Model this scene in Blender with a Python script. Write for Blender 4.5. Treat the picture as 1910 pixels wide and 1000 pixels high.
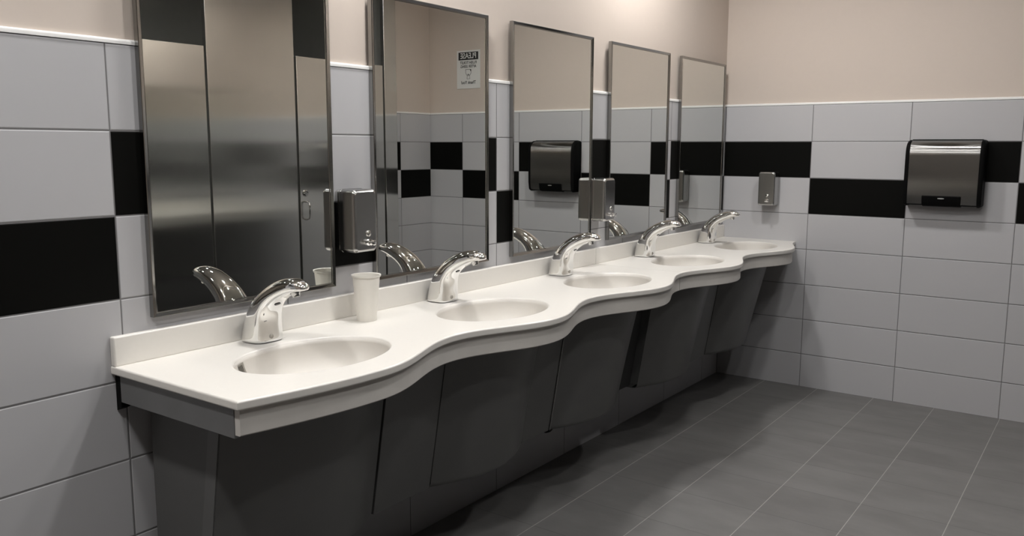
import bpy, bmesh, math
from mathutils import Vector, Matrix
from mathutils.geometry import delaunay_2d_cdt

for o in list(bpy.data.objects):
    bpy.data.objects.remove(o)
S = bpy.context.scene
C = S.collection
PI = math.pi

# ------------------------------------------------------------------ camera, world, exposure
CAM = (-4.9512, -1.9972, 1.3948)
YAW, PITCH, ROLL, FPX = 0.6262, -0.1415, 0.0029, 1582.14


def make_camera():
    f = Vector((math.cos(PITCH) * math.cos(YAW), math.cos(PITCH) * math.sin(YAW), math.sin(PITCH)))
    r = f.cross(Vector((0, 0, 1))).normalized()
    u = r.cross(f)
    r2 = math.cos(ROLL) * r + math.sin(ROLL) * u
    u2 = -math.sin(ROLL) * r + math.cos(ROLL) * u
    cd = bpy.data.cameras.new('camera')
    co = bpy.data.objects.new('camera', cd)
    C.objects.link(co)
    m = Matrix((r2, u2, -f)).transposed().to_4x4()
    m.translation = Vector(CAM)
    co.matrix_world = m
    cd.sensor_width = 36
    cd.lens = FPX / 1910 * 36
    cd.clip_start = 0.02
    S.camera = co


make_camera()
S.view_settings.view_transform = 'Standard'
S.view_settings.look = 'None'
S.view_settings.gamma = 1
S.view_settings.exposure = 1.10
W = bpy.data.worlds.new('world')
S.world = W
W.use_nodes = True
W.node_tree.nodes['Background'].inputs[0].default_value = (0.9, 0.92, 1, 1)
W.node_tree.nodes['Background'].inputs[1].default_value = 0.05
S.cycles.max_bounces = 10
S.cycles.caustics_reflective = False
S.cycles.caustics_refractive = False
S.cycles.sample_clamp_indirect = 6

CEIL = 2.72
LX = [-1.22, -2.97, -4.72]                         # downlights over the counter and the walkway
LX3 = [-2.5, -4.2]                        # added fill row before the stalls, brightens the space under the counter
ROW_SINK, ROW_ROOM, ROW_FILL = -0.27, -1.20, -2.0
E_SINK, E_ROOM, E_FILL, R_SPOT = 128, 88, 72, 0.08           # lens emission, lens radius


# ------------------------------------------------------------------ materials
def srgb(r, g, b):
    def f(c):
        c /= 255
        return c / 12.92 if c <= 0.04045 else ((c + 0.055) / 1.055) ** 2.4
    return (f(r), f(g), f(b), 1)


class NT:
    """small wrapper to chain math nodes"""
    def __init__(self, name):
        self.m = bpy.data.materials.new(name)
        self.m.use_nodes = True
        self.t = self.m.node_tree
        self.b = self.t.nodes['Principled BSDF']

    def n(self, kind, **kw):
        x = self.t.nodes.new(kind)
        for k, v in kw.items():
            setattr(x, k, v)
        return x

    def put(self, sock, v):
        if hasattr(v, 'links') or isinstance(v, bpy.types.NodeSocket):
            self.t.links.new(v, sock)
        else:
            sock.default_value = v

    def math(self, op, a, b=0.0, c=0.0):
        x = self.n('ShaderNodeMath', operation=op)
        self.put(x.inputs[0], a)
        self.put(x.inputs[1], b)
        if len(x.inputs) > 2:
            self.put(x.inputs[2], c)
        return x.outputs[0]

    def smooth(self, v, a, b):
        x = self.n('ShaderNodeMapRange', interpolation_type='SMOOTHSTEP')
        self.put(x.inputs[0], v)
        x.inputs[1].default_value = a
        x.inputs[2].default_value = b
        return x.outputs[0]

    def mix(self, f, a, b):
        x = self.n('ShaderNodeMix', data_type='RGBA')
        self.put(x.inputs[0], f)
        self.put(x.inputs[6], a)
        self.put(x.inputs[7], b)
        return x.outputs[2]

    def pos(self):
        g = self.n('ShaderNodeNewGeometry')
        s = self.n('ShaderNodeSeparateXYZ')
        self.t.links.new(g.outputs['Position'], s.inputs[0])
        return g.outputs['Position'], s.outputs

    def noise(self, scale, detail=3, vec=None, rough=0.5):
        x = self.n('ShaderNodeTexNoise')
        x.inputs['Scale'].default_value = scale
        x.inputs['Detail'].default_value = detail
        x.inputs['Roughness'].default_value = rough
        if vec is not None:
            self.t.links.new(vec, x.inputs['Vector'])
        return x.outputs['Fac']

    def bump(self, h, dist=0.001, strength=1.0):
        x = self.n('ShaderNodeBump')
        x.inputs['Strength'].default_value = strength
        x.inputs['Distance'].default_value = dist
        self.t.links.new(h, x.inputs['Height'])
        self.t.links.new(x.outputs[0], self.b.inputs['Normal'])

    def set(self, **kw):
        for k, v in kw.items():
            self.put(self.b.inputs[k.replace('_', ' ')], v)
        return self


def simple(name, col, rough=0.5, metal=0.0, nscale=0, namt=0.0, bump=0.0, **kw):
    t = NT(name)
    t.set(Roughness=rough, Metallic=metal)
    t.b.inputs['Base Color'].default_value = col
    if nscale:
        p, _ = t.pos()
        n = t.noise(nscale, 3, p)
        dark = tuple(c * (1 - namt) for c in col[:3]) + (1,)
        t.set(Base_Color=t.mix(n, dark, col))
        if bump:
            t.bump(n, bump)
    for k, v in kw.items():
        t.b.inputs[k.replace('_', ' ')].default_value = v
    return t.m


TH, TW, TTOP = 0.2062, 0.5164, 1.6377
WHITE_TILE = (0.50, 0.495, 0.505, 1)


def tile_wall(name, axis, off, even_black_row):
    """axis 0 / 1: tiles counted along -x or -y from the corner"""
    t = NT(name)
    p, xyz = t.pos()
    u = t.math('DIVIDE', t.math('SUBTRACT', t.math('MULTIPLY', xyz[axis], -1.0), off), TW)
    k = t.math('FLOOR', u)
    fu = t.math('SUBTRACT', u, k)
    v = t.math('DIVIDE', t.math('SUBTRACT', TTOP, xyz[2]), TH)
    r = t.math('FLOOR', v)
    fv = t.math('SUBTRACT', v, r)
    du = t.math('MULTIPLY', t.math('MINIMUM', fu, t.math('SUBTRACT', 1.0, fu)), TW)
    dv = t.math('MULTIPLY', t.math('MINIMUM', fv, t.math('SUBTRACT', 1.0, fv)), TH)
    d = t.math('MINIMUM', du, dv)
    face = t.smooth(d, 0.0012, 0.0022)
    odd = t.math('FLOORED_MODULO', k, 2.0)
    row_black = t.math('ADD', float(even_black_row), t.math('MULTIPLY', odd, 1.0 if even_black_row == 1 else -1.0))
    isb = t.math('COMPARE', r, row_black, 0.3)
    wn = t.n('ShaderNodeTexWhiteNoise', noise_dimensions='2D')
    cx = t.n('ShaderNodeCombineXYZ')
    t.put(cx.inputs[0], k)
    t.put(cx.inputs[1], r)
    t.put(wn.inputs['Vector'], cx.outputs[0])
    tint = t.mix(wn.outputs['Value'], tuple(c * 0.955 for c in WHITE_TILE[:3]) + (1,), WHITE_TILE)
    col = t.mix(isb, tint, (0.0035, 0.0035, 0.003, 1))
    col = t.mix(face, (0.17, 0.165, 0.165, 1), col)
    t.set(Base_Color=col)
    t.set(Roughness=t.math('ADD', t.math('MULTIPLY', isb, 0.08), t.math('SUBTRACT', 0.78, t.math('MULTIPLY', face, 0.40))))
    t.put(t.b.inputs['Specular IOR Level'], t.math('SUBTRACT', 0.28, t.math('MULTIPLY', isb, 0.21)))
    hgt = t.smooth(d, 0.0008, 0.0042)
    t.bump(hgt, 0.0016, 0.8)
    return t.m


def floor_mat():
    t = NT('floor_tile')
    p, xyz = t.pos()
    px, py = 0.3085, 0.3115
    u = t.math('DIVIDE', t.math('ADD', xyz[0], 0.012), px)
    v = t.math('DIVIDE', xyz[1], py)
    ku, kv = t.math('FLOOR', u), t.math('FLOOR', v)
    fu, fv = t.math('SUBTRACT', u, ku), t.math('SUBTRACT', v, kv)
    du = t.math('MULTIPLY', t.math('MINIMUM', fu, t.math('SUBTRACT', 1.0, fu)), px)
    dv = t.math('MULTIPLY', t.math('MINIMUM', fv, t.math('SUBTRACT', 1.0, fv)), py)
    gu = t.smooth(du, 0.0007, 0.0016)
    gv = t.smooth(dv, 0.0010, 0.0020)
    wn = t.n('ShaderNodeTexWhiteNoise', noise_dimensions='2D')
    cx = t.n('ShaderNodeCombineXYZ')
    t.put(cx.inputs[0], ku)
    t.put(cx.inputs[1], kv)
    t.put(wn.inputs['Vector'], cx.outputs[0])
    mp = t.n('ShaderNodeMapping')
    mp.inputs['Scale'].default_value = (1.0, 0.35, 1)
    t.t.links.new(p, mp.inputs[0])
    n1 = t.noise(7.5, 5, mp.outputs[0], 0.6)
    n2 = t.noise(1.8, 3, p)
    f = t.math('ADD', t.math('MULTIPLY', n1, 0.6), t.math('ADD', t.math('MULTIPLY', n2, 0.35), t.math('MULTIPLY', wn.outputs['Value'], 0.08)))
    f = t.smooth(f, 0.3, 0.75)
    base = t.mix(f, (0.140, 0.136, 0.132, 1), (0.192, 0.187, 0.182, 1))
    c = t.mix(gu, (0.085, 0.083, 0.08, 1), base)
    c = t.mix(gv, (0.34, 0.33, 0.31, 1), c)
    t.set(Base_Color=c, Roughness=0.5)
    t.b.inputs['Specular IOR Level'].default_value = 0.3
    t.bump(t.math('MINIMUM', gu, gv), 0.0006, 0.7)
    return t.m


def brushed(name, col, rough, axis=2, amt=0.10, scale=60, bump=0.0, aniso=0.0):
    t = NT(name)
    tc = t.n('ShaderNodeTexCoord')
    mp = t.n('ShaderNodeMapping')
    sc = [scale * 6] * 3
    sc[axis] = scale * 0.05
    mp.inputs['Scale'].default_value = sc
    t.t.links.new(tc.outputs['Object'], mp.inputs[0])
    n = t.noise(1.0, 4, mp.outputs[0], 0.6)
    n2 = t.noise(3.0, 2, tc.outputs['Object'])
    dark = tuple(c * (1 - amt) for c in col[:3]) + (1,)
    t.set(Base_Color=t.mix(n, dark, col), Metallic=1.0)
    if aniso:
        tg = t.n('ShaderNodeTangent', direction_type='RADIAL', axis='Z')
        t.set(Anisotropic=aniso, Tangent=tg.outputs[0])
    t.set(Roughness=t.math('ADD', rough - 0.03, t.math('MULTIPLY', t.math('ADD', n, n2), 0.03)))
    if bump:
        t.bump(n, bump, 0.5)
    return t.m


M = {}
M['tile_sink'] = tile_wall('tile_sink_wall', 0, 0.2291, 1)
M['tile_far'] = tile_wall('tile_far_wall', 1, 0.0018, 1)
M['tile_opp'] = tile_wall('tile_opposite_wall', 0, 0.33, 1)
M['floor'] = floor_mat()
M['paint'] = simple('beige_paint', (0.60, 0.52, 0.455, 1), 0.6, 0, 40, 0.03, 0.0002)
M['ceiling'] = simple('ceiling_paint', (0.62, 0.60, 0.57, 1), 0.8, 0, 30, 0.05)
M['dark_wall'] = simple('dark_grey_wall', (0.30, 0.30, 0.285, 1), 0.6, 0, 20, 0.08)  # plain dark grey for the walls around the stalls
M['trim'] = simple('white_trim', (0.80, 0.79, 0.77, 1), 0.3)
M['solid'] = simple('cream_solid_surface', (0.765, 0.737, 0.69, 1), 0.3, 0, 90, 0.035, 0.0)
M['basin'] = simple('cream_basin_shaded', (0.64, 0.608, 0.56, 1), 0.5, 0, 90, 0.03)  # same cream as the counter, shade inside the bowl mixed into the tone
M['skirt'] = simple('cream_solid_surface_shaded', (0.66, 0.63, 0.59, 1), 0.4, 0, 14, 0.14, 0.0)  # counter cream darkened, the shade below the edge put into the colour
M['chrome'] = simple('chrome', (0.86, 0.86, 0.85, 1), 0.045, 1.0)
M['chrome_dark'] = simple('sensor_glass', (0.03, 0.03, 0.03, 1), 0.08)
M['steel_v'] = brushed('brushed_steel', (0.46, 0.455, 0.44, 1), 0.26, 2)
M['steel_h'] = brushed('brushed_steel_sideways', (0.26, 0.256, 0.248, 1), 0.24, 1, aniso=0.9)
M['steel_frame'] = brushed('frame_steel', (0.36, 0.355, 0.34, 1), 0.14, 2)
M['steel_bright'] = brushed('polished_steel', (0.62, 0.615, 0.60, 1), 0.13, 2)
M['partition'] = brushed('partition_steel', (0.72, 0.715, 0.695, 1), 0.15, 2, 0.07, 40, aniso=0.97)
M['shroud'] = simple('charcoal_laminate', (0.105, 0.105, 0.102, 1), 0.38, 0.0, 18, 0.10)
M['apron'] = simple('apron_grey_metal', (0.20, 0.20, 0.20, 1), 0.4, 0.3, 9, 0.25)
M['black'] = simple('black_plastic', (0.004, 0.004, 0.004, 1), 0.5, Specular_IOR_Level=0.05)
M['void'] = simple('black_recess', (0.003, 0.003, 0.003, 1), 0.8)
M['mirror'] = simple('mirror_silver', (0.75, 0.765, 0.74, 1), 0.0, 1.0)
M['cup'] = simple('white_paper', (0.80, 0.77, 0.71, 1), 0.5, 0, 60, 0.03)
M['cup'].node_tree.nodes['Principled BSDF'].inputs['Subsurface Weight'].default_value = 0.0
M['paper'] = simple('sign_paper', (0.72, 0.72, 0.70, 1), 0.4)
M['ink'] = simple('sign_ink', (0.012, 0.012, 0.012, 1), 0.5)
M['grille'] = simple('grille_metal', (0.42, 0.40, 0.36, 1), 0.35, 0.8)
M['housing'] = simple('white_fixture', (0.75, 0.75, 0.74, 1), 0.4)


def emit(name, col, s):
    t = NT(name)
    t.set(Base_Color=(0.8, 0.8, 0.8, 1))
    t.b.inputs['Emission Color'].default_value = col
    t.b.inputs['Emission Strength'].default_value = s
    return t.m


# ------------------------------------------------------------------ mesh helpers
def box(bm, x0, x1, y0, y1, z0, z1):
    vs = [bm.verts.new((x, y, z)) for x in (x0, x1) for y in (y0, y1) for z in (z0, z1)]
    for f in ((0, 1, 3, 2), (4, 6, 7, 5), (0, 4, 5, 1), (2, 3, 7, 6), (0, 2, 6, 4), (1, 5, 7, 3)):
        bm.faces.new([vs[i] for i in f])
    return vs


def loft(bm, rings, close=True, cap0=True, cap1=True):
    rr = [[bm.verts.new(p) for p in ring] for ring in rings]
    n = len(rr[0])
    for a, b in zip(rr, rr[1:]):
        for i in range(n if close else n - 1):
            j = (i + 1) % n
            bm.faces.new((a[i], a[j], b[j], b[i]))
    if cap0:
        bm.faces.new(rr[0][::-1])
    if cap1:
        bm.faces.new(rr[-1])
    return rr


def ring(c, ax, r, n=24, r2=None):
    """circle round axis ax (0 x, 1 y, 2 z) at c"""
    out = []
    for i in range(n):
        a = 2 * PI * i / n
        p = [0, 0, 0]
        p[(ax + 1) % 3] = r * math.cos(a)
        p[(ax + 2) % 3] = (r2 or r) * math.sin(a)
        out.append((c[0] + p[0], c[1] + p[1], c[2] + p[2]))
    return out


def lathe(bm, c, ax, prof, n=24, caps=(True, True)):
    """prof: list of (distance along axis, radius)"""
    rings = []
    for d, r in prof:
        cc = list(c)
        cc[ax] += d
        rings.append(ring(cc, ax, max(r, 1e-5), n))
    loft(bm, rings, True, *caps)


def fin(name, bm, mat, parent=None, smooth=None, bevel=0, seg=2, wn=False):
    bmesh.ops.recalc_face_normals(bm, faces=bm.faces)
    me = bpy.data.meshes.new(name)
    bm.to_mesh(me)
    bm.free()
    for m in (mat if isinstance(mat, (list, tuple)) else [mat]):
        me.materials.append(m)
    o = bpy.data.objects.new(name, me)
    C.objects.link(o)
    if parent is not None:
        o.parent = parent
    if bevel:
        b = o.modifiers.new('bevel', 'BEVEL')
        b.width = bevel
        b.segments = seg
        b.limit_method = 'ANGLE'
        b.angle_limit = math.radians(40)
    if smooth is not None or bevel:
        for p in me.polygons:
            p.use_smooth = True
        me.set_sharp_from_angle(angle=math.radians(smooth if smooth is not None else 40))
        if bevel or wn:
            w = o.modifiers.new('wn', 'WEIGHTED_NORMAL')
            w.keep_sharp = True
    return o


def bxo(name, mat, parent, *b, bevel=0.0):
    bm = bmesh.new()
    for i in range(0, len(b), 6):
        box(bm, *b[i:i + 6])
    return fin(name, bm, mat, parent, bevel=bevel)


def thing(name, label, cat, loc=(0, 0, 0), group=None, rot=0):
    o = bpy.data.objects.new(name, None)
    o.empty_display_size = 0.05
    C.objects.link(o)
    o.location = loc
    o.rotation_euler = (0, 0, rot)
    o['label'] = label
    o['category'] = cat
    if group:
        o['group'] = group
    return o


def tag(o, label, cat, group=None):
    o['label'] = label
    o['category'] = cat
    if group:
        o['group'] = group
    return o


def dup(o, loc=None, label=None, parent=None, rot=None):
    c = o.copy()
    C.objects.link(c)
    if parent is not None:
        c.parent = parent
    if loc is not None:
        c.location = loc
    if rot is not None:
        c.rotation_euler = (0, 0, rot)
    if label:
        c['label'] = label
    for ch in list(o.children):
        if ch is not c:
            dup(ch, parent=c)
    return c


def struct(name, o, label=None):
    o.name = name
    o['kind'] = 'structure'
    if label:
        o['label'] = label
    return o


# ------------------------------------------------------------------ the room
XN = -7.2            # near end of the room, behind the camera
YO = -2.385          # opposite wall
PD = 0.011           # the paint lies behind the tile by this much
struct('floor', bxo('floor', M['floor'], None, XN, 0.1, -4.0, 0.1, -0.1, 0), 'grey square floor tiles')
struct('ceiling', bxo('ceiling', M['ceiling'], None, XN, 0.1, -4.0, 0.1, CEIL, CEIL + 0.1), 'ceiling')


def bull(bm, a0, a1, side, z0=1.6385, z1=1.651):
    """top trim strip with a rounded upper edge; side: function (along, out, z) -> xyz"""
    prof = [(-PD, z0), (0.0025, z0), (0.0025, z1 - 0.006)]
    for i in range(1, 6):
        a = PI / 2 * i / 5
        prof.append((0.0025 - 0.006 + 0.006 * math.cos(a), z1 - 0.006 + 0.006 * math.sin(a)))
    prof.append((-PD, z1))
    loft(bm, [[side(a0, o, z) for o, z in prof], [side(a1, o, z) for o, z in prof]])


def wall(name, tilemat, painted, tiles, side, a0, a1, label):
    w = struct(name, bxo(name, M['paint'], None, *painted), label)
    tl = bxo('tile_wainscot', tilemat, w, *tiles)
    bm = bmesh.new()
    bull(bm, a0, a1, side)
    tr = fin('trim_cap', bm, M['trim'], w, smooth=50)
    return w


wall('wall_left', M['tile_sink'], (XN, 0.12, PD, 0.12, 0, CEIL), (XN, -0.0002, 0, PD, 0.0, 1.6382),
     lambda a, o, z: (a, -o, z), XN, -0.0025, 'beige painted wall over white and black tiles behind the sinks')
wall('wall_far', M['tile_far'], (PD, 0.12, -4.0, PD, 0, CEIL), (0, PD, YO, 0.0, 0.0, 1.6382),
     lambda a, o, z: (-o, a, z), YO, 0.0, 'beige painted end wall over white and black tiles')
wall('wall_right', M['tile_opp'], (-0.40, PD, YO - 0.12, YO - PD, 0, CEIL), (-0.40, 0, YO - PD, YO, 0.0, 1.6382),
     lambda a, o, z: (a, YO + o, z), -0.40, 0, 'short tiled wall opposite the sinks')
struct('wall_stall', bxo('wall_stall', M['dark_wall'], None, XN, -0.52, -4.0, -3.9, 0, CEIL, -0.52, -0.40, -4.0, YO - 0.0, 0, CEIL), 'dark wall behind the toilet stalls')
struct('wall_near', bxo('wall_near', M['paint'], None, XN - 0.1, XN, -4.0, 0.1, 0, CEIL), 'beige wall behind the camera')

# ------------------------------------------------------------------ ceiling lights
em_a = emit('downlight_lens', (1, 0.99, 0.98, 1), E_SINK)
em_b = emit('downlight_lens_room', (1, 0.99, 0.98, 1), E_ROOM)
em_c = emit('fill_lens_stall', (1, 0.99, 0.98, 1), E_FILL)  # lens of the added fill row, no such fixture known


def downlight(x, y, em, label, group):
    t = thing('ceiling_downlight', label, 'light', (x, y, CEIL), group)  # shape shared with the added fill lights
    bm = bmesh.new()
    q = R_SPOT
    lathe(bm, (0, 0, 0), 2, [(-0.0005, q + 0.001), (-0.006, q + 0.001), (-0.006, q + 0.018), (-0.0005, q + 0.022)], 40, (False, False))
    fin('trim_ring', bm, M['housing'], t, smooth=40)
    bm = bmesh.new()
    lathe(bm, (0, 0, 0), 2, [(-0.004, q), (-0.0008, q)], 40)
    fin('lens', bm, em, t)
    return t


WHERE = ['nearest the end wall', 'middle of its row', 'farthest from the end wall']
for row, em, xs_, nm, gr in ((ROW_SINK, em_a, LX, 'round recessed downlight over the counter, ', 'downlights over the counter'),
                        (ROW_ROOM, em_b, LX, 'round recessed downlight over the walkway, ', 'downlights over the walkway'),
                        (ROW_FILL, em_c, LX3, 'added fill downlight in front of the stalls, ', 'added fill lights in front of the stalls')):
    d0 = downlight(xs_[0], row, em, nm + WHERE[0], gr)
    for x, w_ in zip(xs_[1:], WHERE[1:] if len(xs_) == 3 else WHERE[2:]):
        dup(d0, (x, row, CEIL), nm + w_)

# ------------------------------------------------------------------ vanity counters
ZT, ST = 0.857, 0.022
XC = [-3.49 + 0.775 * i for i in range(5)]
BY, BA, BB = -0.304, 0.233, 0.165


def yfront(x):
    if x < XC[0]:
        return -0.508 - 0.052 * math.cos(PI * (x - XC[0]) / 0.726)
    return -0.508 - 0.052 * math.cos(2 * PI * (x - XC[0]) / 0.775)


def nfront(x):
    d = (yfront(x + 1e-3) - yfront(x - 1e-3)) / 2e-3
    n = Vector((d, -1))
    return n.normalized()


def counter(x0, x1, basins, label, left_end, right_wall):
    t = thing('vanity_counter', label, 'counter', (0, 0, 0), 'cream counters with built-in basins')
    r = 0.005
    # outline (the slab's top edge before rounding), counter-clockwise seen from above
    out = []
    nrm = []
    nx = int((x1 - x0) / 0.012)
    for i in range(nx + 1):
        x = x0 + (x1 - x0) * i / nx
        out.append(Vector((x, yfront(x))))
        nrm.append(nfront(x))
    out += [Vector((x1, -0.001)), Vector((x0, -0.001))]
    nrm += [Vector((1, 0)), Vector((-1, 0))]
    if left_end:
        nrm[0] = (nfront(x0) + Vector((-1, 0)))
    else:
        nrm[0] = nfront(x0)
    rad = []
    for i in range(len(out)):
        rad.append(r if (i <= nx or (left_end and i == nx + 2)) else 0.0006)
    inner = [o - n * q for o, n, q in zip(out, nrm, rad)]
    NE = 72
    pts = list(inner)
    edges = [(i, (i + 1) % len(inner)) for i in range(len(inner))]
    holes = []
    for xc in basins:
        s = len(pts)
        for i in range(NE):
            a = 2 * PI * i / NE
            pts.append(Vector((xc + BA * math.cos(a), BY + BB * math.sin(a))))
        edges += [(s + i, s + (i + 1) % NE) for i in range(NE)]
        holes.append(s)
    res = delaunay_2d_cdt(pts, edges, [], 0, 1e-6)
    V2, F2, orig = res[0], res[2], res[3]
    bm = bmesh.new()
    mp = {}
    for ni, ol in enumerate(orig):
        for oi in ol:
            mp[oi] = ni
    tv = [bm.verts.new((p.x, p.y, ZT)) for p in V2]
    bv = [bm.verts.new((p.x, p.y, ZT - ST)) for p in V2]

    def inhole(c):
        return any(((c[0] - xc) / BA) ** 2 + ((c[1] - BY) / BB) ** 2 < 0.9985 for xc in basins)

    poly = [(p.x, p.y) for p in inner]

    def inside(c):
        k = False
        for i in range(len(poly)):
            (ax, ay), (bx_, by_) = poly[i], poly[i - 1]
            if (ay > c[1]) != (by_ > c[1]) and c[0] < (bx_ - ax) * (c[1] - ay) / (by_ - ay) + ax:
                k = not k
        return k

    for f in F2:
        c = [sum(V2[i][k] for i in f) / len(f) for k in (0, 1)]
        if inhole(c) or not inside(c):
            continue
        bm.faces.new([tv[i] for i in f])
        bm.faces.new([bv[i] for i in f][::-1])
    # rounded edge all round
    n = len(out)
    prev = [tv[mp[i]] for i in range(n)]
    for st in range(1, 11):
        if st <= 5:
            a = PI / 2 * st / 5
            of, dz = math.sin(a), (1 - math.cos(a))
            cur = [bm.verts.new((inner[i].x + nrm[i].x * rad[i] * of, inner[i].y + nrm[i].y * rad[i] * of, ZT - rad[i] * dz)) for i in range(n)]
        elif st < 10:
            a = PI / 2 * (st - 6) / 4
            of, dz = math.cos(a), math.sin(a)
            cur = [bm.verts.new((inner[i].x + nrm[i].x * rad[i] * of, inner[i].y + nrm[i].y * rad[i] * of, ZT - ST + rad[i] - rad[i] * dz)) for i in range(n)]
        else:
            cur = [bv[mp[i]] for i in range(n)]
        for i in range(n):
            j = (i + 1) % n
            if len({prev[i], prev[j], cur[j], cur[i]}) == 4:
                bm.faces.new((prev[i], cur[i], cur[j], prev[j]))
        prev = cur
    # soft lip into each basin
    lip = 0.006
    for s, xc in zip(holes, basins):
        prev = [tv[mp[s + i]] for i in range(NE)]
        for st in range(1, 7):
            a = PI / 2 * st / 6 * 0.8
            k = lip * math.sin(a)
            z = ZT - lip * (1 - math.cos(a))
            cur = [bm.verts.new((xc + (BA - k) * math.cos(2 * PI * i / NE), BY + (BB - k) * math.sin(2 * PI * i / NE), z)) for i in range(NE)]
            for i in range(NE):
                j = (i + 1) % NE
                bm.faces.new((prev[i], prev[j], cur[j], cur[i]))
            prev = cur
    top = fin('countertop', bm, M['solid'], t, smooth=35, wn=True)
    # basins
    a = PI / 2 * 0.8
    k0, z0 = lip * math.sin(a), ZT - lip * (1 - math.cos(a))
    for bi, xc in enumerate(basins):
        bm = bmesh.new()
        rings = []
        prof = [(1.0, 0.0), (0.988, 0.012), (0.966, 0.03), (0.925, 0.050), (0.86, 0.068), (0.77, 0.082), (0.65, 0.092), (0.5, 0.098), (0.3, 0.101), (0.13, 0.102)]
        for q, dz in prof:
            rings.append([(xc + (BA - k0) * q * math.cos(2 * PI * i / NE), BY + (BB - k0) * q * math.sin(2 * PI * i / NE), z0 - dz) for i in range(NE)])
        loft(bm, rings, True, False, True)
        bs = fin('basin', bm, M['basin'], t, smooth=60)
        sm = bs.modifiers.new('thick', 'SOLIDIFY')
        sm.thickness = 0.006
        sm.offset = 1
        bm = bmesh.new()
        lathe(bm, (xc, BY, z0 - 0.102), 2, [(0.0002, 0.029), (0.003, 0.029), (0.004, 0.024), (0.002, 0.018), (0.002, 0.006), (0.0025, 0.0)], 28)
        fin('drain', bm, M['chrome'], bs, smooth=40)
    # backsplash
    bm = bmesh.new()
    box(bm, x0 + 0.001 if left_end else x0, x1, -0.020, -0.0005, ZT - 0.001, 0.931)
    fin('backsplash', bm, M['solid'], t, bevel=0.004, seg=3)
    # skirt below the front edge
    bm = bmesh.new()
    rings = []
    xs = x0 + 0.012 if left_end else x0 + 0.0018
    xe = x1 - 0.03 if right_wall else x1 - 0.0018
    m = int((xe - xs) / 0.012)
    for i in range(m + 1):
        x = xs + (xe - xs) * i / m
        y = yfront(x) + 0.012
        zb = 0.774
        if right_wall and x > -0.062:
            zb = 0.803
        rings.append([(x, y, ZT - ST), (x, y, zb + 0.003), (x, y + 0.003, zb), (x, y + 0.018, zb), (x, y + 0.018, ZT - ST)])
    loft(bm, rings)
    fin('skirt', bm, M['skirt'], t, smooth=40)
    return t


va = counter(-3.88, -1.5528, XC[:3], 'long cream counter with three oval basins, nearer the viewer, with the paper cup on it', True, False)
vb = counter(-1.5512, -0.001, XC[3:], 'shorter cream counter with two oval basins, butted against the end wall', False, True)

# overflow grille inside the first basin
t = thing('overflow_grille', 'small slotted metal overflow grille at the left side inside the nearest basin', 'grille', (XC[0], BY, 0))
bm = bmesh.new()
aa = math.radians(133)
rows = []
for q, dz in ((0.990, 0.010), (0.972, 0.025), (0.940, 0.043)):
    rows.append([((BA - 0.006) * q * math.cos(aa + s * 0.028) - 0.0025 * math.cos(aa), (BB - 0.006) * q * math.sin(aa + s * 0.028) - 0.0025 * math.sin(aa), ZT - 0.004 - dz) for s in range(-3, 4)])
loft(bm, rows, False, False, False)
plate = fin('plate', bm, M['grille'], t, smooth=60)
bm = bmesh.new()
for s0 in (-0.9, 0.5, 1.9):
    rr = []
    for q, dz in ((0.986, 0.014), (0.972, 0.025), (0.948, 0.039)):
        rr.append([((BA - 0.006) * q * math.cos(aa + s * 0.028) - 0.0035 * math.cos(aa), (BB - 0.006) * q * math.sin(aa + s * 0.028) - 0.0035 * math.sin(aa), ZT - 0.004 - dz) for s in (s0, s0 + 0.45)])
    loft(bm, rr, False, False, False)
fin('slot', bm, M['black'], plate)

# apron under the left end of the counter
t = thing('counter_apron', 'grey metal end apron under the left end of the counter', 'bracket', (-3.87, 0, 0))
bxo('panel', M['apron'], t, 0.0, 0.014, -0.474, -0.022, 0.766, 0.8345, bevel=0.001)
bm = bmesh.new()
loft(bm, [[(x, 0 - 0.0005, 0.832), (x, -0.0215, 0.832), (x, -0.0215, 0.752), (x, -0.0005, 0.742)] for x in (0.0, 0.024)])
fin('wall_bracket', bm, M['black'], t)

# ------------------------------------------------------------------ pipe shrouds under the basins
SZ0, SZ1 = 0.300, 0.790


def side_y(z):
    return -(0.250 + 0.165 * (z - SZ0))


def bulge(tt, z):
    b = 0.080 + 0.043 * (z - SZ0) / 0.475
    return b * max(0.0, 1 - tt * tt) ** 1.05


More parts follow.
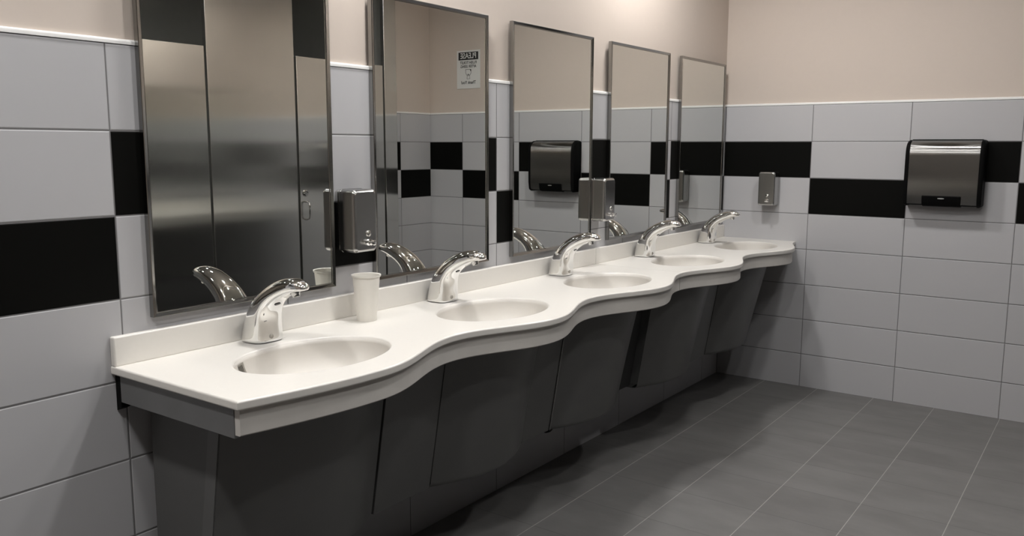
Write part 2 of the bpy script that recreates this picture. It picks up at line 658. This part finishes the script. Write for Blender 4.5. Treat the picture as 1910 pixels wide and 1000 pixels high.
def shroud(x0, x1, label, lip_left):
    t = thing('pipe_shroud', label, 'panel', ((x0 + x1) / 2, 0, 0), 'charcoal pipe shrouds under the basins')
    h = (x1 - x0) / 2
    NX, rb = 40, 0.022
    zs = [SZ1 - (SZ1 - SZ0 - rb) * i / 12 for i in range(13)]
    rings = []

    def row(z, back, zz):
        r_ = []
        for i in range(NX + 1):
            tt = -math.cos(PI * i / NX)
            r_.append((tt * h, side_y(z) - bulge(tt, z) + back, zz))
        return r_
    for z in zs:
        rings.append(row(z, 0, z))
    for i in range(1, 6):
        a = PI / 2 * i / 5
        rings.append(row(SZ0 + rb, rb * (1 - math.cos(a)), SZ0 + rb - rb * math.sin(a)))
    bm = bmesh.new()
    rr = [[bm.verts.new(p) for p in g] for g in rings]
    for a, b in zip(rr, rr[1:]):
        for i in range(NX):
            bm.faces.new((a[i], a[i + 1], b[i + 1], b[i]))
    # underside back towards the wall
    back = [bm.verts.new((v.co.x, -0.03, SZ0)) for v in rr[-1]]
    for i in range(NX):
        bm.faces.new((rr[-1][i], rr[-1][i + 1], back[i + 1], back[i]))
    o = fin('front_panel', bm, M['shroud'], t, smooth=45)
    sm = o.modifiers.new('thick', 'SOLIDIFY')
    sm.thickness = 0.003
    for sx in (-1, 1):
        bm = bmesh.new()
        xa, xb = (-h, -h + 0.004) if sx < 0 else (h - 0.004, h)
        prof = [(side_y(z) + 0.002, z) for z in zs] + [(side_y(SZ0) + 0.03, SZ0 + 0.002), (-0.03, SZ0 + 0.002), (-0.03, SZ1)]
        loft(bm, [[(xa, y, z) for y, z in prof], [(xb, y, z) for y, z in prof]])
        sp = fin('side_panel', bm, M['shroud'], t, smooth=30)
        bm = bmesh.new()
        e = 0.0015 * sx
        prof = [(side_y(z) + 0.004, z) for z in zs] + [(side_y(z) + 0.045, z) for z in zs[::-1]]
        xo = -h if sx < 0 else h
        loft(bm, [[(xo + e, y, z) for y, z in prof], [(xo, y, z) for y, z in prof]])
        fin('flange', bm, M['apron_dark'], sp)
    return t


M['apron_dark'] = simple('charcoal_flange', (0.14, 0.14, 0.137, 1), 0.35, 0.2)
SH = [(-3.80, -3.25), (-2.985, -2.475), (-2.285, -1.745), (-1.56, -1.00), (-0.79, -0.215)]
SL = ['nearest bulging charcoal pipe shroud under the first basin by the counter end',
      'second bulging charcoal pipe shroud from the near end, under the second basin',
      'middle bulging charcoal pipe shroud, left of the open black gap',
      'bulging charcoal pipe shroud right of the open black gap, under the fourth basin',
      'farthest bulging charcoal pipe shroud, beside the end wall']
for (a, b), l in zip(SH, SL):
    sh = shroud(a, b, l, True)
    if a == SH[2][0]:
        h = (b - a) / 2
        bm = bmesh.new()
        loft(bm, [[(x, side_y(z) + dy, z) for dy, z in ((-0.0035, 0.76), (-0.0035, SZ0 + 0.004), (0.001, SZ0 + 0.004), (0.001, 0.76))] for x in (-h - 0.0022, -h - 0.0004)])
        fin('edge_strip', bm, M['steel_bright'], sh)


def filler(x0, x1, label, z0=SZ0 + 0.002):
    bm = bmesh.new()
    zs = (0.765, 0.6, z0)
    d = 0.002
    loft(bm, [[(x, side_y(z) + d, z) for z in zs] + [(x, side_y(z) + d + 0.012, z) for z in zs[::-1]] for x in (x0, x1)])
    o = fin('filler_panel', bm, M['shroud'], None, bevel=0.0015)
    return tag(o, label, 'panel', 'flat panels between the shrouds')


filler(-3.238, -2.986, 'flat charcoal panel between the nearest two pipe shrouds')
filler(-2.472, -2.289, 'flat charcoal panel between the second and middle pipe shrouds')
filler(-0.997, -0.793, 'flat charcoal panel between the two farthest pipe shrouds')
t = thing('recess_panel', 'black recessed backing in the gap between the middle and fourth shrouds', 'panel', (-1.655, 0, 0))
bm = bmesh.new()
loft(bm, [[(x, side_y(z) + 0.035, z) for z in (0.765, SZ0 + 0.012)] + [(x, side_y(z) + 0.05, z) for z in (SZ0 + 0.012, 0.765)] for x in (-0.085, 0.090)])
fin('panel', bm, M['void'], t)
bm = bmesh.new()
lathe(bm, (-0.03, -0.205, SZ0 + 0.012), 2, [(0, 0.008), (-0.008, 0.008), (-0.014, 0.004)], 16)
fin('foot_screw', bm, M['black'], t, smooth=40)
bm = bmesh.new()
lathe(bm, (-2.235, -0.20, SZ0 - 0.0), 2, [(0.0, 0.034), (-0.012, 0.032), (-0.024, 0.022), (-0.030, 0.008)], 24)
tag(fin('drain_cap', bm, M['black'], None, smooth=50), 'black rounded pipe cap poking out below the middle shroud', 'pipe cap')

# ------------------------------------------------------------------ faucets


def faucet(x, label):
    t = thing('faucet', label, 'faucet', (x, 0, ZT), 'chrome sensor faucets')
    #        back (y,z)        front (y,z)      half width  front flatness
    st = [((-0.023, 0.000), (-0.113, 0.000), 0.0510),
          ((-0.023, 0.004), (-0.113, 0.004), 0.0510),
          ((-0.026, 0.030), (-0.1125, 0.026), 0.0502),
          ((-0.034, 0.060), (-0.1122, 0.048), 0.0487),
          ((-0.045, 0.088), (-0.1135, 0.068), 0.0463),
          ((-0.061, 0.114), (-0.118, 0.086), 0.0435),
          ((-0.082, 0.138), (-0.129, 0.103), 0.0395),
          ((-0.109, 0.158), (-0.146, 0.118), 0.0372),
          ((-0.140, 0.174), (-0.167, 0.131), 0.0348),
          ((-0.172, 0.185), (-0.190, 0.141), 0.0322),
          ((-0.204, 0.190), (-0.212, 0.150), 0.0295),
          ((-0.230, 0.188), (-0.232, 0.155), 0.0260),
          ((-0.247, 0.182), (-0.247, 0.158), 0.0205),
          ((-0.256, 0.174), (-0.256, 0.161), 0.0125),
          ((-0.259, 0.168), (-0.259, 0.165), 0.0030)]
    bm = bmesh.new()
    rings = []
    N = 40
    for i, ((by, bz), (fy, fz), w) in enumerate(st):
        B, F = Vector((0, by, bz)), Vector((0, fy, fz))
        c = (B + F) / 2
        ax = (F - B) / 2
        r_ = []
        for k in range(N):
            a = 2 * PI * k / N
            ca, sa = math.cos(a), math.sin(a)
            # cos>0: towards front (flat), cos<0: towards back (round)
            if ca > 0:
                ex = 2 / 4.2
                fr = (abs(ca) ** ex)
                sd = (abs(sa) ** (2 / 3.2)) * (1 if sa >= 0 else -1)
            else:
                pw = 3.6 - 1.4 * min(1, i / 7)
                fr = -(abs(ca) ** (2 / pw))
                sd = (abs(sa) ** (2 / pw)) * (1 if sa >= 0 else -1)
            wf = w * (1.0 if i > 10 else (1.0 - 0.06 * max(0, ca)))
            p = c + ax * fr + Vector((1, 0, 0)) * wf * sd
            r_.append(tuple(p))
        rings.append(r_)
    loft(bm, rings)
    b = fin('body', bm, M['chrome'], t, smooth=70)
    sb = b.modifiers.new('sub', 'SUBSURF')
    sb.levels = 1
    sb.render_levels = 2
    # screw low on the front, sensor eye below the neck, aerator under the tip
    bm = bmesh.new()
    lathe(bm, (-0.004, -0.1115, 0.018), 1, [(0, 0.0065), (-0.0025, 0.0065), (-0.0035, 0.005), (-0.003, 0.002), (-0.003, 0.0)], 20)
    fin('screw', bm, M['grille'], t, smooth=40)
    bm = bmesh.new()
    n = Vector((0, -0.62, -0.78)).normalized()
    up = n.cross(Vector((1, 0, 0)))
    c = Vector((0, -0.1385, 0.1110)) + n * 0.0005
    loft(bm, [[tuple(c + n * d + Vector((1, 0, 0)) * 0.010 * q * math.cos(a) + up * 0.006 * q * math.sin(a)) for a in [2 * PI * k / 20 for k in range(20)]] for d, q in ((-0.003, 1), (0.0006, 1), (0.001, 0.8))])
    fin('sensor_eye', bm, M['chrome_dark'], t, smooth=40)
    bm = bmesh.new()
    n = Vector((0, -0.28, -0.96)).normalized()
    up = n.cross(Vector((1, 0, 0)))
    c = Vector((0, -0.213, 0.1515))
    loft(bm, [[tuple(c + n * d + Vector((1, 0, 0)) * q * math.cos(a) + up * q * math.sin(a)) for a in [2 * PI * k / 24 for k in range(24)]] for d, q in ((-0.004, 0.0135), (0.004, 0.0135), (0.006, 0.012), (0.013, 0.011), (0.0135, 0.008), (0.010, 0.007))])
    fin('aerator', bm, M['steel_bright'], t, smooth=40)
    return t


FX = [-3.476, -2.702, -1.928, -1.152, -0.377]
FL = ['nearest curved chrome faucet, left of the paper cup', 'second curved chrome faucet from the near end, behind the second basin',
      'middle curved chrome faucet of the five, below the third mirror', 'fourth curved chrome faucet from the near end, one short of the last',
      'farthest curved chrome faucet, next to the end wall']
f0 = faucet(FX[0], FL[0])
for x, l in zip(FX[1:], FL[1:]):
    dup(f0, (x, 0, ZT), l)

# ------------------------------------------------------------------ mirrors


def mirror(x0, x1, z0, z1, label):
    cx, cz = (x0 + x1) / 2, (z0 + z1) / 2
    w, h = (x1 - x0) / 2, (z1 - z0) / 2
    t = thing('wall_mirror', label, 'mirror', (cx, 0, cz), 'steel-framed mirrors above the counter')
    # frame profile: (inset, y)
    prof = [(0.0, -0.0005), (0.0, -0.017), (0.0015, -0.0185), (0.010, -0.0150), (0.0125, -0.0150), (0.0135, -0.0120), (0.0135, -0.0005)]
    rings = []
    for sx, sz in ((-1, -1), (1, -1), (1, 1), (-1, 1)):
        rings.append([(sx * (w - i), y, sz * (h - i)) for i, y in prof])
    bm = bmesh.new()
    rr = [[bm.verts.new(p) for p in g] for g in rings]
    n = len(prof)
    for k in range(4):
        a, b = rr[k], rr[(k + 1) % 4]
        for i in range(n):
            j = (i + 1) % n
            bm.faces.new((a[i], a[j], b[j], b[i]))
    fr = fin('frame', bm, M['steel_frame'], t, smooth=20)
    bxo('glass', M['mirror'], t, -w + 0.012, w - 0.012, -0.0125, -0.003, -h + 0.012, h - 0.012)
    return t


ML = ['nearest steel-framed wall mirror, reflecting the steel stall doors', 'second steel-framed wall mirror from the near end, reflecting the please-flush sign',
      'third steel-framed wall mirror from the near end, reflecting the hand dryer', 'fourth steel-framed wall mirror from the near end, reflecting a black and white tile band',
      'farthest steel-framed wall mirror, touching the end wall corner']
MX = [(-3.768, -3.152), (-2.975, -2.367), (-2.211, -1.597), (-1.434, -0.815), (-0.668, -0.060)]
for (a, b), l in zip(MX, ML):
    mirror(a, b, 0.962 if a < -3 else 0.958, 1.880, l)

# ------------------------------------------------------------------ soap dispensers


def rrect(w, h, r, n=6):
    pts = []
    for cx, cz, a0 in ((w - r, h - r, 0), (-w + r, h - r, 90), (-w + r, -h + r, 180), (w - r, -h + r, 270)):
        for i in range(n + 1):
            a = math.radians(a0 + 90 * i / n)
            pts.append((cx + r * math.cos(a), cz + r * math.sin(a)))
    return pts


def dispenser(loc, rot, label):
    """built facing -y, back at y = 0"""
    t = thing('soap_dispenser', label, 'soap dispenser', loc, 'steel wall soap dispensers', rot)
    bm = bmesh.new()
    rings = [[(x, y, z) for x, z in rrect(w, h, r)] for y, w, h, r in
             ((-0.0006, 0.048, 0.096, 0.010), (-0.018, 0.048, 0.096, 0.011), (-0.021, 0.046, 0.0945, 0.010))]
    loft(bm, rings)
    fin('back_plate', bm, M['steel_bright'], t, smooth=40)
    bm = bmesh.new()
    rings = [[(x, y, z) for x, z in rrect(w, h, r)] for y, w, h, r in
             ((-0.021, 0.0475, 0.0965, 0.012), (-0.023, 0.0505, 0.099, 0.013), (-0.030, 0.0505, 0.099, 0.012), (-0.032, 0.0495, 0.098, 0.012),
              (-0.084, 0.0495, 0.098, 0.013), (-0.090, 0.0485, 0.097, 0.013), (-0.095, 0.0460, 0.0945, 0.012), (-0.098, 0.0420, 0.0905, 0.011), (-0.0985, 0.040, 0.0885, 0.010))]
    loft(bm, rings)
    fin('body', bm, M['steel_v2'], t, smooth=35, wn=True)
    bm = bmesh.new()
    lathe(bm, (0.008, -0.0985, -0.040), 1, [(0, 0.0105), (-0.003, 0.0105), (-0.006, 0.008), (-0.007, 0.0)], 20)
    fin('lock_button', bm, M['steel_bright'], t, smooth=50)
    bm = bmesh.new()
    lathe(bm, (0.008, -0.0985, -0.067), 1, [(0, 0.0105), (-0.003, 0.0105), (-0.006, 0.0075), (-0.010, 0.0075), (-0.012, 0.009), (-0.015, 0.009), (-0.017, 0.005), (-0.026, 0.0042), (-0.028, 0.008), (-0.031, 0.0085), (-0.032, 0.0065)], 24)
    fin('push_valve', bm, M['chrome'], t, smooth=40)
    return t


M['steel_v2'] = brushed('dispenser_steel', (0.46, 0.458, 0.45, 1), 0.2, 2, 0.08)
s0 = dispenser((-3.083, 0, 1.166), 0, 'nearest boxy steel soap dispenser, on the wall above the paper cup')
s0.scale = (1, 0.86, 1)
dup(s0, (-1.543, 0, 1.158), 'boxy steel soap dispenser between the third and fourth mirrors')
dup(s0, (0, -0.296, 1.160), 'boxy steel soap dispenser on the end wall above the counter', rot=-PI / 2)

# ------------------------------------------------------------------ hand dryer on the end wall (front faces -x)


def dryer():
    yc = -1.219
    t = thing('hand_dryer', 'brushed steel hand dryer with black edges on the end wall', 'hand dryer', (0, yc, 1.268))
    prof = [(-0.0006, 0.166), (-0.040, 0.166), (-0.058, 0.163), (-0.072, 0.156), (-0.083, 0.146), (-0.091, 0.132), (-0.096, 0.116), (-0.098, 0.085), (-0.0985, 0.0),
            (-0.098, -0.112), (-0.093, -0.145), (-0.090, -0.160), (-0.075, -0.168), (-0.0006, -0.168)]

    def scaled(s, dx=0.0):
        return [(x * s + dx, z * s) for x, z in prof]
    bm = bmesh.new()
    rings = []
    for y, s in ((-0.184, 0.965), (-0.181, 1.0), (-0.174, 1.028), (-0.1645, 1.028), (-0.1635, 1.0), (0.1635, 1.0), (0.1645, 1.028), (0.174, 1.028), (0.181, 1.0), (0.184, 0.965)):
        rings.append([(min(x, -0.0006), y, z) for x, z in scaled(s)])
    loft(bm, rings)
    fin('shell', bm, M['black'], t, smooth=35)
    bm = bmesh.new()
    cov = prof[1:12]

    def off(p, d):
        o = []
        for i, (x, z) in enumerate(p):
            a = p[max(i - 1, 0)]
            b = p[min(i + 1, len(p) - 1)]
            tx, tz = b[0] - a[0], b[1] - a[1]
            l = math.hypot(tx, tz)
            nx_, nz_ = tz / l, -tx / l
            if nx_ > 0 and z < 0.14:
                nx_, nz_ = -nx_, -nz_
            if z >= 0.14 and nz_ < 0:
                nx_, nz_ = -nx_, -nz_
            o.append((x + nx_ * d, z + nz_ * d))
        return o
    pin, pout = off(cov, 0.0003), off(cov, 0.0022)
    loft(bm, [[(x, y, z) for x, z in pout] + [(x, y, z) for x, z in pin[::-1]] for y in (-0.163, 0.163)])
    cv = fin('cover', bm, M['steel_h'], t, smooth=30)
    bxo('top_rim', M['black'], t, -0.036, -0.0007, -0.166, 0.166, 0.160, 0.1735, bevel=0.003)
    bm = bmesh.new()
    w = 0.092
    loft(bm, [[(x, y, z) for x, z in ((-0.1030, -0.116), (-0.1035, -0.122), (-0.0985, -0.148), (-0.091, -0.168), (-0.06, -0.175), (-0.06, -0.116))] for y in (-w, w)])
    sw = fin('sensor_window', bm, M['black'], t, bevel=0.004)
    bm = bmesh.new()
    cx, cz = -0.1032, -0.130
    loft(bm, [[(cx - d, 0.0 + 0.016 * q * math.cos(a), cz + 0.0032 * q * math.sin(a)) for a in [2 * PI * k / 24 for k in range(24)]] for d, q in ((0, 1), (0.0012, 1), (0.0016, 0.85))])
    fin('oval_badge', bm, M['badge'], sw)
    return t


M['badge'] = simple('grey_badge', (0.35, 0.35, 0.34, 1), 0.4, 0.4)
dryer()

# ------------------------------------------------------------------ paper cup


def cup():
    t = thing('paper_cup', 'tall white paper cup standing on the counter between the first two basins', 'cup', (-3.103, -0.100, ZT))
    bm = bmesh.new()
    pr = [(0.0, 0.0285), (0.0, 0.0300), (0.002, 0.0303), (0.140, 0.0425), (0.1385, 0.0452), (0.1405, 0.0462), (0.143, 0.0457), (0.1445, 0.0463), (0.143, 0.0422), (0.139, 0.0415), (0.006, 0.0290), (0.005, 0.0)]
    lathe(bm, (0, 0, 0), 2, pr, 48, (False, True))
    fin('cup_wall', bm, M['cup'], t, smooth=40)
    bm = bmesh.new()
    lathe(bm, (0, 0, 0), 2, [(0.0004, 0.0), (0.0004, 0.0286), (0.004, 0.0286)], 48, (False, False))
    fin('cup_base', bm, M['cup'], t)


cup()

# ------------------------------------------------------------------ sign on the end wall


def text_mesh(name, body, size, mat, parent, loc, bold=0.0, squash=1.0):
    cu = bpy.data.curves.new(name, 'FONT')
    cu.body = body
    cu.size = size
    cu.align_x = 'CENTER'
    cu.align_y = 'CENTER'
    cu.extrude = 0.0002
    cu.offset = bold
    tmp = bpy.data.objects.new('tmp', cu)
    C.objects.link(tmp)
    dg = bpy.context.evaluated_depsgraph_get()
    me = bpy.data.meshes.new_from_object(tmp.evaluated_get(dg))
    bpy.data.objects.remove(tmp)
    me.name = name
    # text plane (x right, y up) -> wall plane at x = 0 seen from -x: right is -y, up is z
    for v in me.vertices:
        x, y, z = v.co
        v.co = (-z, -x * squash, y)
    me.materials.clear()
    me.materials.append(mat)
    o = bpy.data.objects.new(name, me)
    C.objects.link(o)
    o.parent = parent
    o.location = loc
    return o


t = thing('wall_sign', 'white please-flush notice on the end wall, seen only reflected in the second mirror', 'sign', (PD, -2.014, 1.958))
t.location = (PD, -2.014, 1.958)
bxo('sheet', M['paper'], t, -0.0035, -0.0006, -0.108, 0.108, -0.137, 0.137)
bxo('banner', M['ink'], t, -0.0042, -0.0035, -0.092, 0.092, 0.068, 0.124)
fx = -0.0044
text_mesh('lettering', 'PLEASE', 0.056, M['paper'], t, (fx, 0, 0.096), 0.0008, 0.86)
text_mesh('lettering', 'FLUSH TOILET', 0.027, M['ink'], t, (-0.0038, 0, 0.048), 0.0006, 0.9)
text_mesh('lettering', 'AFTER USING', 0.027, M['ink'], t, (-0.0038, 0, 0.021), 0.0006, 0.9)
text_mesh('lettering', 'Thank You!', 0.031, M['ink'], t, (-0.0038, 0, -0.094), 0.0006, 0.95)
bm = bmesh.new()


def stroke(p, w=0.0026):
    for (a, b), (c, d) in zip(p, p[1:]):
        l = math.hypot(c - a, d - b)
        nx_, ny_ = -(d - b) / l * w / 2, (c - a) / l * w / 2
        vs = [bm.verts.new((x, -q[0], q[1])) for x in (-0.0035, -0.0040) for q in ((a + nx_, b + ny_), (c + nx_, d + ny_), (c - nx_, d - ny_), (a - nx_, b - ny_))]
        for f in ((0, 1, 2, 3), (7, 6, 5, 4), (0, 4, 5, 1), (1, 5, 6, 2), (2, 6, 7, 3), (3, 7, 4, 0)):
            bm.faces.new([vs[i] for i in f])


stroke([(-0.026, 0.0), (-0.024, -0.028), (-0.012, -0.044), (0.012, -0.044), (0.024, -0.028), (0.026, 0.0), (-0.026, 0.0)])
stroke([(-0.018, 0.0), (-0.022, -0.012)], 0.006)
stroke([(-0.011, -0.046), (-0.014, -0.068), (0.014, -0.068), (0.011, -0.046)], 0.0022)
stroke([(-0.008, -0.040), (0.0, -0.034), (0.008, -0.040)], 0.005)
fin('toilet_pictogram', bm, M['ink'], t)

# ------------------------------------------------------------------ toilet stalls, seen in the mirrors
YS = -2.30


def door(x0, x1, z0, z1, label, latch):
    t = thing('stall_door', label, 'stall door', ((x0 + x1) / 2, YS, 0), 'steel toilet stall doors')
    h = (x1 - x0) / 2
    bxo('panel', M['partition'], t, -h, h, -0.025, 0, z0, z1, bevel=0.002)
    if latch:
        bm = bmesh.new()
        lathe(bm, (latch, 0, 1.10), 1, [(0, 0.022), (0.004, 0.022), (0.007, 0.017), (0.007, 0.008), (0.010, 0.006), (0.010, 0.0)], 24)
        fin('lock_rose', bm, M['steel_bright'], t, smooth=40)
        bm = bmesh.new()
        pts = [(0, 1.045), (0.022, 1.045), (0.036, 1.035), (0.040, 1.015), (0.038, 0.955), (0.030, 0.935), (0.012, 0.930), (0, 0.930)]
        rings = [[(latch + 0.006 * math.cos(a), y - 0.0, z + 0.006 * math.sin(a) * (1 if i in (0, 1, 6, 7) else 0) ) if i in (0, 7) else (latch + 0.006 * math.cos(a), y + 0.006 * math.sin(a) * (0.75 if i in (2, 3, 4, 5) else 0), z + 0.006 * math.sin(a) * (0.75 if i in (1, 2, 5, 6) else 0)) for a in [2 * PI * k / 12 for k in range(12)]] for i, (y, z) in enumerate(pts)]
        loft(bm, rings)
        fin('pull_handle', bm, M['steel_bright'], t, smooth=60)
    return t


def pilaster(x0, x1, label):
    t = thing('stall_pilaster', label, 'partition panel', ((x0 + x1) / 2, YS, 0), 'steel stall pilasters')
    h = (x1 - x0) / 2
    bxo('panel', M['partition'], t, -h, h, -0.032, 0, 0.101, CEIL - 0.001, bevel=0.002)
    bxo('shoe', M['steel_frame'], t, -h - 0.004, h + 0.004, -0.038, 0.006, 0, 0.10)
    return t


pilaster(-4.05, -2.92, 'broad steel stall pilaster behind the camera side of the doors')
door(-2.905, -2.005, 0.30, 1.955, 'steel stall door left of the tall pilaster, as reflected in the nearest mirror', None)
pilaster(-1.99, -1.367, 'tall steel pilaster between the two stall doors')
door(-1.350, -0.588, 0.30, 1.955, 'steel stall door with latch and pull handle', -0.34)
pilaster(-0.572, -0.452, 'narrow steel pilaster at the end of the stalls by the tiled corner')
pilaster(-6.2, -5.3, 'steel stall pilaster farthest from the end wall')
door(-5.285, -4.065, 0.30, 1.955, 'wide steel stall door nearest the viewer, outside the photo', None)

for o in bpy.data.objects:
    if o.parent is None and o.type in ('MESH', 'EMPTY') and 'label' not in o:
        print('NO LABEL', o.name)
